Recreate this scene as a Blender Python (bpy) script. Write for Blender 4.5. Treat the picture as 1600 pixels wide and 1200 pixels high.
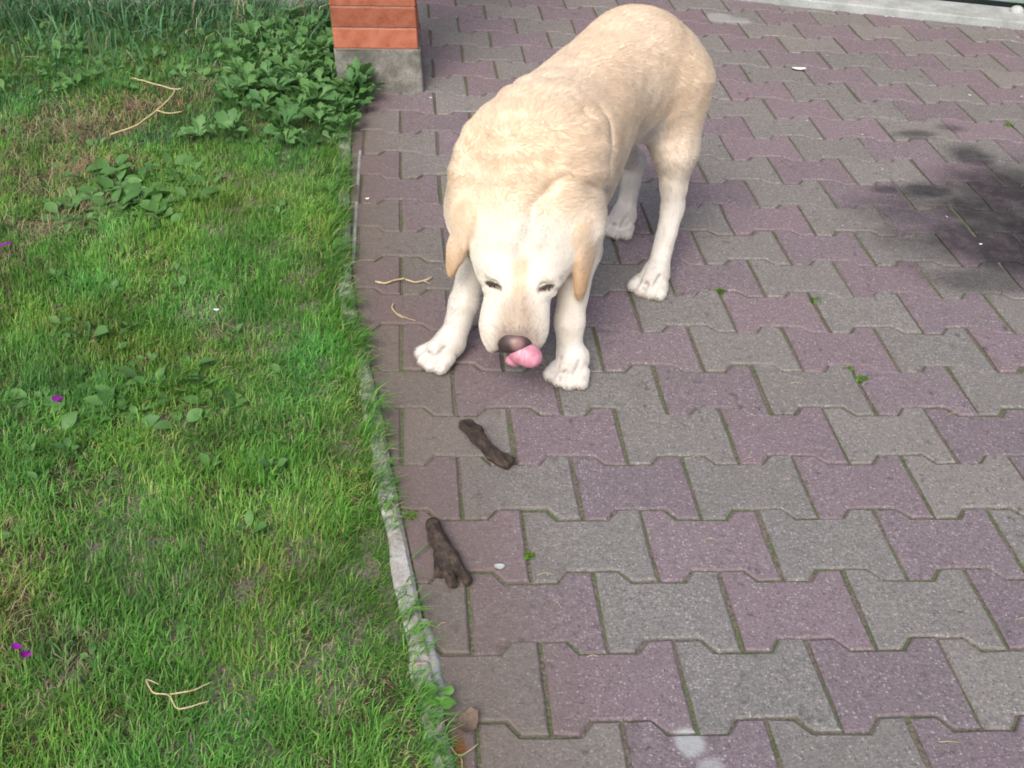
import bpy, bmesh, math, random
import numpy as np
from mathutils import Vector, Matrix
random.seed(7)
rng = np.random.default_rng(11)
for o in list(bpy.data.objects): bpy.data.objects.remove(o)
scene = bpy.context.scene
COL = scene.collection
# ------------------------------------------------------------------ camera
CAM = np.array([-.7069, -1.5336, 1.2581]); PITCH, ROLL, YAW, FPX = .6397, -.0425, -.0669, 1701.1
c_, s_ = math.cos(YAW), math.sin(YAW)
XA = np.array([c_, s_, 0]); YA = np.array([-s_, c_, 0]); ZA = np.array([0, 0, 1.])
VA = YA*math.sin(PITCH)+ZA*math.cos(PITCH); FD = YA*math.cos(PITCH)-ZA*math.sin(PITCH)
c_, s_ = math.cos(ROLL), math.sin(ROLL)
RT = c_*XA-s_*VA; UP = s_*XA+c_*VA
cam = bpy.data.cameras.new('camera'); camo = bpy.data.objects.new('camera', cam); COL.objects.link(camo)
camo.matrix_world = Matrix([[RT[i], UP[i], -FD[i], CAM[i]] for i in range(3)]+[[0, 0, 0, 1]])
cam.sensor_width = 36; cam.lens = FPX/1600*36; cam.clip_start = .05; cam.clip_end = 200
scene.camera = camo
# ------------------------------------------------------------------ sky, sun, exposure
SUNV = Vector((-.30, -.80, .95)).normalized()
world = bpy.data.worlds.new('World'); scene.world = world; world.use_nodes = True
wn = world.node_tree.nodes; wl = world.node_tree.links
sky = wn.new('ShaderNodeTexSky'); sky.sky_type = 'NISHITA'; sky.sun_disc = False
sky.sun_elevation = math.asin(SUNV.z); sky.sun_rotation = math.atan2(SUNV.x, SUNV.y)
sky.air_density = 1.0; sky.dust_density = 4.0; sky.ozone_density = 1.0
wl.new(sky.outputs[0], wn['Background'].inputs[0]); wn['Background'].inputs[1].default_value = .105
sun = bpy.data.lights.new('sun', 'SUN'); sun.energy = 1.25; sun.angle = math.radians(30); sun.color = (1, .975, .94)
suno = bpy.data.objects.new('sun', sun); COL.objects.link(suno); suno.rotation_euler = SUNV.to_track_quat('Z', 'Y').to_euler()
vs = scene.view_settings; vs.view_transform = 'Standard'; vs.look = 'None'; vs.exposure = .9; vs.gamma = 1; vs.use_curve_mapping = False
scene.cycles.filter_width = 1.8

# ------------------------------------------------------------------ helpers
def link(o, parent=None):
    COL.objects.link(o)
    if parent is not None: o.parent = parent
    return o
def tag(o, label=None, cat=None, group=None, kind=None):
    if label: o['label'] = label
    if cat: o['category'] = cat
    if group: o['group'] = group
    if kind: o['kind'] = kind
    return o
def mesh_np(name, V, faces, mat=None, smooth=False, attrs=None):
    """V (n,3); faces: list of int arrays of equal width each, e.g. [quads(m,4), tris(k,3)]"""
    me = bpy.data.meshes.new(name)
    V = np.asarray(V, np.float32); me.vertices.add(len(V)); me.vertices.foreach_set('co', V.ravel())
    loops = np.concatenate([np.asarray(f, np.int32).ravel() for f in faces])
    sizes = np.concatenate([np.full(len(f), np.asarray(f).shape[1], np.int32) for f in faces])
    starts = np.concatenate([[0], np.cumsum(sizes)[:-1]]).astype(np.int32)
    me.loops.add(len(loops)); me.loops.foreach_set('vertex_index', loops)
    me.polygons.add(len(sizes)); me.polygons.foreach_set('loop_start', starts); me.polygons.foreach_set('loop_total', sizes)
    me.polygons.foreach_set('use_smooth', np.full(len(sizes), bool(smooth)))
    me.update(calc_edges=True); me.validate()
    if attrs:
        for k, a in attrs.items():
            at = me.attributes.new(k, 'FLOAT_COLOR', 'POINT')
            a = np.c_[a, np.ones(len(a))] if a.shape[1] == 3 else a
            at.data.foreach_set('color', a.astype(np.float32).ravel())
    if mat: me.materials.append(mat)
    return me
def obj(name, me, parent=None, loc=(0, 0, 0)):
    o = bpy.data.objects.new(name, me); o.location = loc; return link(o, parent)
def empty(name, loc):
    o = bpy.data.objects.new(name, None); o.location = loc; o.empty_display_size = .05; return link(o)
def bm_mesh(name, bm, mat=None, smooth=False):
    me = bpy.data.meshes.new(name); bmesh.ops.recalc_face_normals(bm, faces=bm.faces); bm.to_mesh(me); bm.free()
    if mat: me.materials.append(mat)
    if smooth:
        for p in me.polygons: p.use_smooth = True
    return me
def box_mesh(name, sx, sy, sz, mat, bev=.004, seg=2, jit=0):
    """box with its base centre at the origin"""
    bm = bmesh.new(); bmesh.ops.create_cube(bm, size=1)
    for v in bm.verts: v.co = Vector((v.co.x*sx, v.co.y*sy, (v.co.z+.5)*sz))
    if bev: bmesh.ops.bevel(bm, geom=list(bm.edges), offset=bev, segments=seg, affect='EDGES', profile=.5)
    if jit:
        for v in bm.verts: v.co += Vector((random.gauss(0, jit), random.gauss(0, jit), random.gauss(0, jit)))
    return bm_mesh(name, bm, mat)
def tube_np(pts, rad, n=6):
    """closed tube along pts; returns verts, quads, and end caps as tris"""
    pts = np.asarray(pts, float); rad = np.broadcast_to(rad, len(pts))
    T = np.gradient(pts, axis=0); T /= np.linalg.norm(T, axis=1)[:, None]
    ref = np.array([0, 0, 1.]) if abs(T[:, 2]).mean() < .8 else np.array([1., 0, 0])
    a = np.cross(T, ref); a /= np.linalg.norm(a, axis=1)[:, None]; b = np.cross(T, a)
    th = np.arange(n)*2*np.pi/n
    V = (pts[:, None]+rad[:, None, None]*(np.cos(th)[None, :, None]*a[:, None]+np.sin(th)[None, :, None]*b[:, None])).reshape(-1, 3)
    m = len(pts); i = np.arange(m-1)[:, None]*n; j = np.arange(n)[None]
    Q = np.stack([i+j, i+(j+1) % n, i+n+(j+1) % n, i+n+j], -1).reshape(-1, 4)
    V = np.vstack([V, pts[:1], pts[-1:]]); k = np.arange(n)
    c0 = np.stack([(k+1) % n, k, np.full(n, m*n)], -1); c1 = np.stack([(m-1)*n+k, (m-1)*n+(k+1) % n, np.full(n, m*n+1)], -1)
    return V, Q, np.vstack([c0, c1])
def merge(parts):
    """parts: list of (V, [face arrays]) -> V, faces"""
    Vs, out, off = [], {}, 0
    for V, fs in parts:
        Vs.append(V)
        for f in fs: out.setdefault(f.shape[1], []).append(np.asarray(f)+off)
        off += len(V)
    return np.vstack(Vs), [np.vstack(v) for v in out.values()]
def vnoise(P, scale, seed=0):
    """smooth value noise in 3D, about -1..1"""
    Q = np.asarray(P, float)*scale; I = np.floor(Q).astype(np.int64); Fq = Q-I; W = Fq*Fq*(3-2*Fq); r = 0
    for dx in (0, 1):
        for dy in (0, 1):
            for dz in (0, 1):
                h = (I[..., 0]+dx)*374761393+(I[..., 1]+dy)*668265263+(I[..., 2]+dz)*2147483647+seed*974711
                h = (h ^ (h >> 13))*1274126177; h = (h ^ (h >> 16)) & 0xffff
                w = (W[..., 0] if dx else 1-W[..., 0])*(W[..., 1] if dy else 1-W[..., 1])*(W[..., 2] if dz else 1-W[..., 2])
                r = r+w*(h/32767.5-1)
    return r
def proj(P):
    D = np.asarray(P, float)-CAM; d = D@FD
    return 800+FPX*(D@RT)/d, 600-FPX*(D@UP)/d, d
def sstep(a, b, x):
    t = np.clip((x-a)/(b-a), 0, 1); return t*t*(3-2*t)

# ------------------------------------------------------------------ materials
class NT:
    def __init__(s, name):
        s.m = bpy.data.materials.new(name); s.m.use_nodes = True; s.t = s.m.node_tree; s.n = s.t.nodes; s.b = s.n['Principled BSDF']
        s.out = s.n['Material Output']
    def new(s, typ, **kw):
        n = s.n.new(typ)
        for k, v in kw.items(): setattr(n, k, v)
        return n
    def lk(s, a, b): s.t.links.new(a, b)
    def noise(s, vec, scale, detail=3, rough=.6, dist=0):
        n = s.new('ShaderNodeTexNoise'); n.inputs['Scale'].default_value = scale; n.inputs['Detail'].default_value = detail
        n.inputs['Roughness'].default_value = rough; n.inputs['Distortion'].default_value = dist
        if vec is not None: s.lk(vec, n.inputs['Vector'])
        return n.outputs['Fac']
    def ramp(s, fac, stops):
        r = s.new('ShaderNodeValToRGB'); e = r.color_ramp.elements
        while len(e) < len(stops): e.new(.5)
        for q, (p, col) in zip(e, stops):
            q.position = p; q.color = (*col, 1) if isinstance(col, tuple) else (col, col, col, 1)
        s.lk(fac, r.inputs[0]); return r.outputs[0]
    def mix(s, fac, a, b, mode='MIX'):
        m = s.new('ShaderNodeMix', data_type='RGBA', blend_type=mode)
        for v, i in ((fac, 0), (a, 6), (b, 7)):
            if isinstance(v, (int, float)): m.inputs[i].default_value = v
            elif isinstance(v, tuple): m.inputs[i].default_value = (*v, 1)
            else: s.lk(v, m.inputs[i])
        return m.outputs[2]
    def math(s, op, a, b=None):
        m = s.new('ShaderNodeMath', operation=op)
        for i, v in enumerate((a, b)):
            if v is None: continue
            if isinstance(v, (int, float)): m.inputs[i].default_value = v
            else: s.lk(v, m.inputs[i])
        return m.outputs[0]
    def pos(s): return s.new('ShaderNodeNewGeometry').outputs['Position']
    def objc(s): return s.new('ShaderNodeTexCoord').outputs['Object']
    def bump(s, h, strength=.5, dist=.002):
        b = s.new('ShaderNodeBump'); b.inputs['Strength'].default_value = strength; b.inputs['Distance'].default_value = dist
        s.lk(h, b.inputs['Height']); s.lk(b.outputs[0], s.b.inputs['Normal'])
    def base(s, c, rough=.9, spec=.2):
        if isinstance(c, tuple): s.b.inputs['Base Color'].default_value = (*c, 1)
        else: s.lk(c, s.b.inputs['Base Color'])
        s.b.inputs['Roughness'].default_value = rough; s.b.inputs['Specular IOR Level'].default_value = spec
        return s.m
    def blob(s, P, pts, wob=.35, wscale=9, soft=.35):
        """soft-edged stain of its own shape: pts = [(x, y, rx, ry, strength)]"""
        nz = s.new('ShaderNodeTexNoise'); nz.inputs['Scale'].default_value = wscale; nz.inputs['Detail'].default_value = 4; s.lk(P, nz.inputs['Vector'])
        tot = None
        for x, y, rx, ry, st in pts:
            mp = s.new('ShaderNodeMapping'); mp.inputs['Location'].default_value = (-x/rx, -y/ry, 0); mp.inputs['Scale'].default_value = (1/rx, 1/ry, 0)
            s.lk(P, mp.inputs['Vector'])
            ln = s.new('ShaderNodeVectorMath', operation='LENGTH'); s.lk(mp.outputs[0], ln.inputs[0])
            d = s.math('ADD', ln.outputs['Value'], s.math('MULTIPLY', s.math('SUBTRACT', nz.outputs['Fac'], .5), wob*4))
            mr = s.new('ShaderNodeMapRange', interpolation_type='SMOOTHSTEP'); s.lk(d, mr.inputs[0])
            mr.inputs[1].default_value = 1+soft; mr.inputs[2].default_value = 1-soft; mr.inputs[3].default_value = 0; mr.inputs[4].default_value = st
            tot = mr.outputs[0] if tot is None else s.math('MAXIMUM', tot, mr.outputs[0])
        return tot
def paver_mat(name, c_lo, c_mid, c_hi):
    t = NT(name); P = t.pos()
    rnd = t.new('ShaderNodeObjectInfo').outputs['Random']
    g = t.noise(P, 190, 6, .8); big = t.noise(P, 9, 5, .65); mid = t.noise(P, 55, 4, .7)
    col = t.ramp(g, [(.34, c_lo), (.5, c_mid), (.64, c_hi)])
    col = t.mix(t.ramp(mid, [(.35, .45), (.6, 0.)]), col, tuple(v*.62 for v in c_mid))
    col = t.mix(t.ramp(big, [(.35, 0.), (.7, .55)]), col, (.19, .178, .170))
    col = t.mix(t.math('MULTIPLY', rnd, .42), col, tuple(v*f for v, f in zip(c_mid, (1.22, 1.12, 1.10))))
    r2 = t.math('FRACT', t.math('MULTIPLY', rnd, 17.3))
    col = t.mix(t.math('MULTIPLY', r2, .30), col, tuple(v*.62 for v in c_mid))
    # pale and dark grains of the aggregate
    for sc, a0, a1 in ((190, .76, .82), (330, .80, .86)):
        vo = t.new('ShaderNodeTexVoronoi'); vo.inputs['Scale'].default_value = sc; t.lk(P, vo.inputs['Vector'])
        gr = t.new('ShaderNodeSeparateColor'); t.lk(vo.outputs['Color'], gr.inputs[0])
        near = t.ramp(vo.outputs['Distance'], [(.20, 1.), (.48, 0.)])
        col = t.mix(t.math('MULTIPLY', near, t.ramp(gr.outputs[0], [(a0, 0.), (a1, .6)])), col, (.50, .47, .45))
        col = t.mix(t.math('MULTIPLY', near, t.ramp(gr.outputs[1], [(a0-.1, 0.), (a1-.1, .6)])), col, (.085, .08, .085))
    # black lichen dots, brown dirt by the lawn, oil, droppings
    dots = t.ramp(t.noise(P, 52, 2, .5), [(.60, 0.), (.73, .65)])
    patch = t.ramp(t.noise(P, 5, 2), [(.42, 0.), (.60, 1.)])
    col = t.mix(t.math('MULTIPLY', dots, patch), col, (.06, .058, .06))
    sx = t.new('ShaderNodeSeparateXYZ'); t.lk(P, sx.inputs[0])
    ex = t.math('ADD', sx.outputs[0], t.math('MULTIPLY', sx.outputs[1], .17))
    mr = t.new('ShaderNodeMapRange', interpolation_type='SMOOTHSTEP'); t.lk(t.math('ADD', ex, t.math('MULTIPLY', mid, .14)), mr.inputs[0])
    for i, v in ((1, -.74), (2, -.42), (3, .62), (4, 0.)): mr.inputs[i].default_value = v
    col = t.mix(mr.outputs[0], col, (.165, .125, .098))
    oil = t.blob(P, [(.82, .74, .40, .22, .95), (1.0, .92, .34, .24, .9), (.62, .66, .15, .13, .9), (.53, 1.0, .09, .05, .85), (.43, 1.01, .05, .025, .7), (.78, 1.03, .20, .12, .9), (.64, .90, .15, .11, .88), (.62, 1.363, .06, .026, .65), (.744, 1.41, .045, .024, .55), (.734, 1.216, .06, .07, .75), (.44, .74, .15, .09, .5), (.50, .56, .13, .06, .6), (.48, .88, .17, .10, .55)], .26, 9, .6)
    oil = t.math('MULTIPLY', oil, t.ramp(t.noise(P, 26, 4, .7), [(.30, .78), (.55, 1.)]))
    col = t.mix(oil, col, (.024, .024, .028))
    pale = t.blob(P, [(-.388, -.656, .020, .022, .85), (-.365, -.700, .018, .02, .6), (.245, 2.36, .05, .05, .6), (.30, 2.33, .05, .04, .45)], .16, 40, .3)
    col = t.mix(pale, col, (.42, .43, .43))
    rust = t.blob(P, [(-.70, -.668, .010, .03, .8)], .3, 40, .5)
    col = t.mix(rust, col, (.22, .075, .02))
    t.bump(t.math('ADD', g, t.math('MULTIPLY', mid, 1.2)), .8, .0035)
    return t.base(col, .92, .15)
M_red = paver_mat('red concrete paver', (.13, .100, .115), (.245, .190, .210), (.39, .330, .350))
M_grey = paver_mat('grey concrete paver', (.125, .119, .112), (.245, .234, .216), (.40, .385, .36))
def joint_mat():
    t = NT('joint sand and moss'); P = t.pos()
    n1 = t.noise(P, 11, 3, .6); n2 = t.noise(P, 180, 4, .7)
    c = t.ramp(n2, [(.35, (.075, .066, .054)), (.65, (.24, .205, .165))])
    m = t.ramp(n2, [(.35, (.065, .085, .04)), (.7, (.17, .20, .095))])
    c = t.mix(t.ramp(n1, [(.44, 0.), (.56, .9)]), c, m)
    t.bump(n2, .8, .004); return t.base(c, 1, .1)
M_joint = joint_mat()
def simple_noise_mat(name, a, b, c, s1=30, s2=250, rough=.9, bump=.5, bd=.003, spec=.2):
    t = NT(name); P = t.pos(); n = t.noise(P, s1, 4, .65); f = t.noise(P, s2, 4, .7)
    col = t.ramp(n, [(.3, a), (.5, b), (.7, c)])
    col = t.mix(t.ramp(f, [(.3, .55), (.55, 0.)]), col, tuple(v*.45 for v in b))
    t.bump(t.math('ADD', f, n), bump, bd); return t.base(col, rough, spec)
M_edge = simple_noise_mat('weathered white concrete edging', (.26, .235, .205), (.41, .385, .35), (.52, .50, .465), 40, 220)
M_mortar = simple_noise_mat('grey mortar', (.24, .24, .23), (.36, .36, .35), (.46, .46, .45), 30, 200)
M_soil = simple_noise_mat('brown soil', (.055, .045, .028), (.11, .09, .055), (.18, .145, .09), 24, 160, 1, .9, .008, .05)
M_plinth = simple_noise_mat('mossy grey concrete', (.10, .105, .085), (.20, .195, .17), (.36, .34, .31), 16, 170)
M_sill = simple_noise_mat('pale painted concrete sill', (.30, .32, .30), (.42, .45, .43), (.52, .54, .52), 12, 200)
M_wall = simple_noise_mat('grey plaster', (.22, .22, .22), (.32, .32, .32), (.42, .42, .41), 10, 160)
M_brick = simple_noise_mat('orange facing brick', (.34, .105, .060), (.46, .155, .09), (.52, .20, .125), 26, 420, .9, .7, .002)
_t = [n for n in M_brick.node_tree.nodes if n.type == 'VALTORGB'][0]; _r = M_brick.node_tree.nodes.new('ShaderNodeObjectInfo'); _h = M_brick.node_tree.nodes.new('ShaderNodeHueSaturation')
_m = M_brick.node_tree.nodes.new('ShaderNodeMapRange'); _m.inputs[3].default_value = .78; _m.inputs[4].default_value = 1.12
_b = M_brick.node_tree.nodes['Principled BSDF'].inputs['Base Color']; _src = _b.links[0].from_socket
M_brick.node_tree.links.new(_r.outputs['Random'], _m.inputs[0]); M_brick.node_tree.links.new(_m.outputs[0], _h.inputs['Value']); M_brick.node_tree.links.new(_src, _h.inputs['Color']); M_brick.node_tree.links.new(_h.outputs[0], _b)
M_bmortar = simple_noise_mat('pinkish brick mortar', (.30, .19, .15), (.38, .26, .21), (.44, .32, .27), 40, 300)
M_gate = simple_noise_mat('pale green gate paint', (.15, .22, .18), (.22, .31, .26), (.28, .37, .31), 14, 120, .6, .2, .001, .4)
M_rust = simple_noise_mat('rusty sheet metal', (.10, .04, .022), (.20, .085, .045), (.28, .15, .09), 18, 160, .85, .3, .001)
def attr_mat(name, rough=.6, spec=.3, transl=.0, attr='col', sss=0, nz=0):
    t = NT(name); a = t.new('ShaderNodeAttribute'); a.attribute_name = attr; c = a.outputs['Color']
    if nz:
        c = t.mix(t.ramp(t.noise(t.pos(), nz, 3), [(.3, .35), (.7, 0.)]), c, (0, 0, 0), 'MIX')
    t.base(c, rough, spec)
    if sss:
        t.b.inputs['Subsurface Weight'].default_value = sss; t.b.inputs['Subsurface Radius'].default_value = (.006, .003, .002); t.b.inputs['Subsurface Scale'].default_value = 1
    if transl:
        tr = t.new('ShaderNodeBsdfTranslucent'); t.lk(c, tr.inputs[0]); mx = t.new('ShaderNodeMixShader'); mx.inputs[0].default_value = transl
        t.lk(t.b.outputs[0], mx.inputs[1]); t.lk(tr.outputs[0], mx.inputs[2]); t.lk(mx.outputs[0], t.out.inputs[0])
    return t.m
M_grass = attr_mat('grass blades', .55, .3, .35)
M_coat = attr_mat('dog skin and undercoat', .8, .15)
M_fur = attr_mat('short yellow coat', .7, .15)
def leaf_mat(name, a, b):
    t = NT(name); r = t.new('ShaderNodeObjectInfo').outputs['Random']
    c = t.ramp(r, [(0., a), (1., b)]); n = t.noise(t.objc(), 60, 3)
    c = t.mix(t.ramp(n, [(.35, .3), (.65, 0.)]), c, tuple(v*.6 for v in a)); t.base(c, .5, .35)
    tr = t.new('ShaderNodeBsdfTranslucent'); t.lk(c, tr.inputs[0]); mx = t.new('ShaderNodeMixShader'); mx.inputs[0].default_value = .3
    t.lk(t.b.outputs[0], mx.inputs[1]); t.lk(tr.outputs[0], mx.inputs[2]); t.lk(mx.outputs[0], t.out.inputs[0]); return t.m
M_leaf = leaf_mat('broad weed leaf', (.085, .205, .055), (.15, .31, .085))
M_lobed = leaf_mat('dark lobed leaf', (.085, .21, .065), (.16, .33, .10))
M_clover = leaf_mat('bright clover leaf', (.15, .36, .06), (.19, .42, .08))
M_straw = simple_noise_mat('dry straw', (.42, .32, .17), (.55, .44, .25), (.66, .55, .35), 60, 300, .8, .2, .0005)
M_petal = NT('magenta petal').base((.22, .015, .24), .5)
M_white = NT('white petal').base((.78, .78, .76), .6)
M_stick = simple_noise_mat('dark gnawed stick', (.026, .019, .015), (.062, .044, .034), (.13, .097, .074), 55, 300, .7, .9, .004, .3)
M_moss = leaf_mat('moss', (.12, .24, .03), (.18, .34, .05))
# ------------------------------------------------------------------ ground, pavement, edging
# left edge of the paving (paver side of the edging strip), from far to near
EDGE = np.array([(-1.04, 2.9), (-1.02, 2.3), (-1.00, 1.75), (-.99, 1.3), (-.968, .957), (-.942, .639), (-.914, .424), (-.876, .237), (-.842, .073), (-.817, -.073), (-.794, -.204),
                 (-.767, -.348), (-.744, -.475), (-.722, -.588), (-.703, -.689), (-.672, -.86), (-.63, -1.1), (-.57, -1.5), (-.50, -2.2)])
def edge_x(y): return np.interp(-np.asarray(y, float), -EDGE[:, 1], EDGE[:, 0])
KA, KB = np.array([.355, 2.573]), np.array([1.345, 2.297]); KD = (KB-KA)/np.linalg.norm(KB-KA); KN = np.array([-KD[1], KD[0]])   # gate sill, front edge
gnd = obj('ground', mesh_np('ground', [(-40, -40, -.09), (40, -40, -.09), (40, 40, -.09), (-40, 40, -.09)], [np.array([[0, 1, 2, 3]])], M_soil)); tag(gnd, kind='structure')
# lawn soil: an uneven sheet
gx = np.linspace(0, 1, 90); ys = np.linspace(-2.2, 3.6, 150); V = []
for y in ys:
    xr = float(edge_x(y))-.025; x = -4.2+(xr+4.2)*gx; V.append(np.c_[x, np.full(90, y), np.zeros(90)])
V = np.array(V).reshape(-1, 3); lawn_h = lambda P: .004*vnoise(P, 3, 1)+.006*vnoise(P, 9, 2)+.003*vnoise(P, 40, 3)-.006
V[:, 2] = lawn_h(V)
i = np.arange(149)[:, None]*90; j = np.arange(89)[None]
lawn = obj('lawn', mesh_np('lawn', V, [np.stack([i+j, i+j+1, i+91+j, i+90+j], -1).reshape(-1, 4)], M_soil, True)); tag(lawn, kind='structure')
# bed of the paving with its sand joints
pv = obj('pavement', mesh_np('pavement', [(-1.3, -2.2, -.0052), (4.5, -2.2, -.0052), (4.5, 3.1, -.0052), (-1.3, 3.1, -.0052)], [np.array([[0, 1, 2, 3]])], M_joint)); tag(pv, kind='structure')
LX, WY, SH = .2, .14, .0058
def paver_outline(g1=.0032, g2=.0022):
    h, w, e = .082-g2, .058-g2, .1-g1
    up = [(-e, h), (-.0605, h), (-.0425, w), (.0425, w), (.0605, h), (e, h)]
    return up+[(-x, -y) for x, y in up]
def clip(poly, n, d):
    out = []
    for k in range(len(poly)):
        p, q = poly[k], poly[(k+1) % len(poly)]; a = p[0]*n[0]+p[1]*n[1]-d; b = q[0]*n[0]+q[1]*n[1]-d
        if a >= 0: out.append(p)
        if (a >= 0) != (b >= 0): t = a/(a-b); out.append((p[0]+(q[0]-p[0])*t, p[1]+(q[1]-p[1])*t))
    return out
def inset(poly, d):
    n = len(poly); r = []
    for k in range(n):
        p0, p, p1 = np.array(poly[k-1]), np.array(poly[k]), np.array(poly[(k+1) % n])
        e0 = (p-p0)/(np.linalg.norm(p-p0)+1e-9); e1 = (p1-p)/(np.linalg.norm(p1-p)+1e-9)
        n0, n1 = np.array([e0[1], -e0[0]]), np.array([e1[1], -e1[0]]); m = n0+n1; L = np.linalg.norm(m)
        if L < .3: r.append(tuple(p+n0*d)); continue
        m /= L; r.append(tuple(p+m*d/max(.4, m@n0)))
    return r
def paver_np(poly, th=.012, bev=.0032):
    # poly runs clockwise seen from above
    n = len(poly); top = inset(poly, bev)
    V = [(x, y, 0) for x, y in top]+[(x, y, -bev*.9) for x, y in poly]+[(x, y, -th) for x, y in poly]
    k = np.arange(n); k1 = (k+1) % n
    Q = np.vstack([np.stack([k, k1, n+k1, n+k], -1), np.stack([n+k, n+k1, 2*n+k1, 2*n+k], -1)])[:, ::-1]
    return np.array(V, float), Q, k[::-1][None]
def sheared(poly): return [(x-y*SH/WY, y) for x, y in poly]
base_poly = sheared(paver_outline())
def pmesh(poly, mat, name='paver'):
    V, Q, T = paver_np(poly); me = mesh_np(name, V, [Q, T], mat); return me
def worn(poly):
    out = []
    for k in range(len(poly)):
        p, q = np.array(poly[k]), np.array(poly[(k+1) % len(poly)]); out.append(tuple(p+rng.normal(0, .0009, 2)))
        if np.linalg.norm(q-p) > .06: out.append(tuple(p+(q-p)*rng.uniform(.35, .65)+rng.normal(0, .0011, 2)))
    return out
SHARED = {c: [pmesh(worn(base_poly), m) for _ in range(9)] for c, m in ((0, M_grey), (1, M_red))}
cands = []
for r in range(-21, 10):
    for j in range(-16, 26):
        X = (j+.5+r/2)*LX+r*SH; Y = -r*WY
        if Y > 3.0 or X > 3.4 or Y < -1.35: continue
        ex = float(edge_x(Y))
        if X < ex-.12: continue
        poly = [(x+X, y+Y) for x, y in base_poly]; cut = False
        if X < ex+.16:
            y0, y1 = Y-.08, Y+.08; a = np.array([edge_x(y0), y0]); b = np.array([edge_x(y1), y1]); dd = (b-a)/np.linalg.norm(b-a); nn = np.array([dd[1], -dd[0]])
            q = clip(poly, nn, float(a@nn)+.003); cut = cut or len(q) != len(poly) or any(abs(u[0]-v[0]) > 1e-9 for u, v in zip(q, poly)); poly = q
        if len(poly) > 2:
            q = clip(poly, -KN, float(-KN@KA)+.002); cut = cut or len(q) != len(poly) or any(abs(u[0]-v[0])+abs(u[1]-v[1]) > 1e-9 for u, v in zip(q, poly)); poly = q
        if len(poly) < 3: continue
        A = .5*abs(sum(poly[k-1][0]*poly[k][1]-poly[k][0]*poly[k-1][1] for k in range(len(poly))))
        if A < .0009: continue
        u, v, d = proj([X, Y, 0]); vis = -60 < u < 1660 and -40 < v < 1260
        # hidden under the pillar
        if -1.02 < X < -.9 and 1.72 < Y < 1.84: continue
        cands.append((vis, A/max(d, .1)**2, j % 2, X, Y, poly if cut else None))
cands.sort(key=lambda t: (not t[0], -t[1]))
rest = {0: [], 1: []}
for k, (vis, a, red, X, Y, poly) in enumerate(cands):
    z = random.gauss(0, .0010); rx, ry, rz = random.gauss(0, .007), random.gauss(0, .007), random.gauss(0, .010)
    if vis and k < 300:
        me = random.choice(SHARED[red]) if poly is None else pmesh([(x-X, y-Y) for x, y in poly], (M_grey, M_red)[red])
        o = obj('paver', me, pv, (X, Y, z)); o.rotation_euler = (rx, ry, rz if poly is None else 0)
    else:
        V, Q, T = paver_np(poly if poly is not None else [(x+X, y+Y) for x, y in base_poly]); V[:, 2] += z
        rest[red].append((V, [Q, T]))
for red, nm in ((0, 'grey_paver_field'), (1, 'red_paver_field')):
    if rest[red]:
        V, F = merge(rest[red]); o = obj(nm, mesh_np(nm, V, F, (M_grey, M_red)[red]), pv); tag(o, kind='stuff')
# concrete strip between lawn and paving, laid in lengths
yk = [1.58, 1.02, .50, -.02, -.52, -1.02, -1.6]
ed = empty('edging_strip', (float(edge_x(0))-.03, 0, 0)); tag(ed, 'weathered white concrete edging strip between the lawn and the pavers', 'edging')
bo = np.array(ed.location)
for ya, yb in zip(yk[:-1], yk[1:]):
    yy = np.linspace(ya-.002, yb+.002, 16); P = []
    for y in yy:
        e = float(edge_x(y)); w = .033+.003*math.sin(y*31); jz = random.gauss(0, .0005); jx = random.gauss(0, .0009)
        P.append([(e-w, y, -.05), (e-w+jx, y, .004), (e-w+.006, y, .0085+jz), (e-.008+jx, y, .0085+jz), (e-.0015+jx, y, .002), (e-.0015, y, -.05)])
    P = np.array(P)-bo; n, m = P.shape[:2]; i = np.arange(n-1)[:, None]*m; j = np.arange(m-1)[None]
    Q = np.stack([i+j, i+j+1, i+m+j+1, i+m+j], -1).reshape(-1, 4)
    obj('length', mesh_np('length', P.reshape(-1, 3), [Q, np.array([np.arange(m)[::-1]+0, np.arange(m)+(n-1)*m])], M_edge), ed)
yy = np.linspace(-.44, -.585, 14); P = []
for y in yy:
    e = float(edge_x(y)); w = .008+.004*math.sin(y*70)**2
    P.append([(e-.004, y, -.01), (e-.003, y, .0062), (e+w*.6, y, .0055+.001*random.random()), (e+w, y, .0005), (e+w, y, -.01)])
P = np.array(P)-bo; n, m = P.shape[:2]; i = np.arange(n-1)[:, None]*m; j = np.arange(m-1)[None]
obj('mortar_smear', mesh_np('mortar_smear', P.reshape(-1, 3), [np.stack([i+j, i+j+1, i+m+j+1, i+m+j], -1).reshape(-1, 4)], M_mortar, True), ed)
# thin pale strip set between the pavers and the far edge
yy = np.linspace(1.20, .60, 14); P = []
for y in yy:
    x = float(np.interp(y, [.64, .889, 1.182], [-.934, -.946, -.958])); P.append([(x-.005, y, -.004), (x-.004, y, .0012), (x+.003, y, .0014), (x+.004, y, -.004)])
P = np.array(P)-bo; n, m = P.shape[:2]; i = np.arange(n-1)[:, None]*m; j = np.arange(m-1)[None]
obj('joint_strip', mesh_np('joint_strip', P.reshape(-1, 3), [np.stack([i+j, i+j+1, i+m+j+1, i+m+j], -1).reshape(-1, 4)], M_mortar, True), ed)

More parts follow.
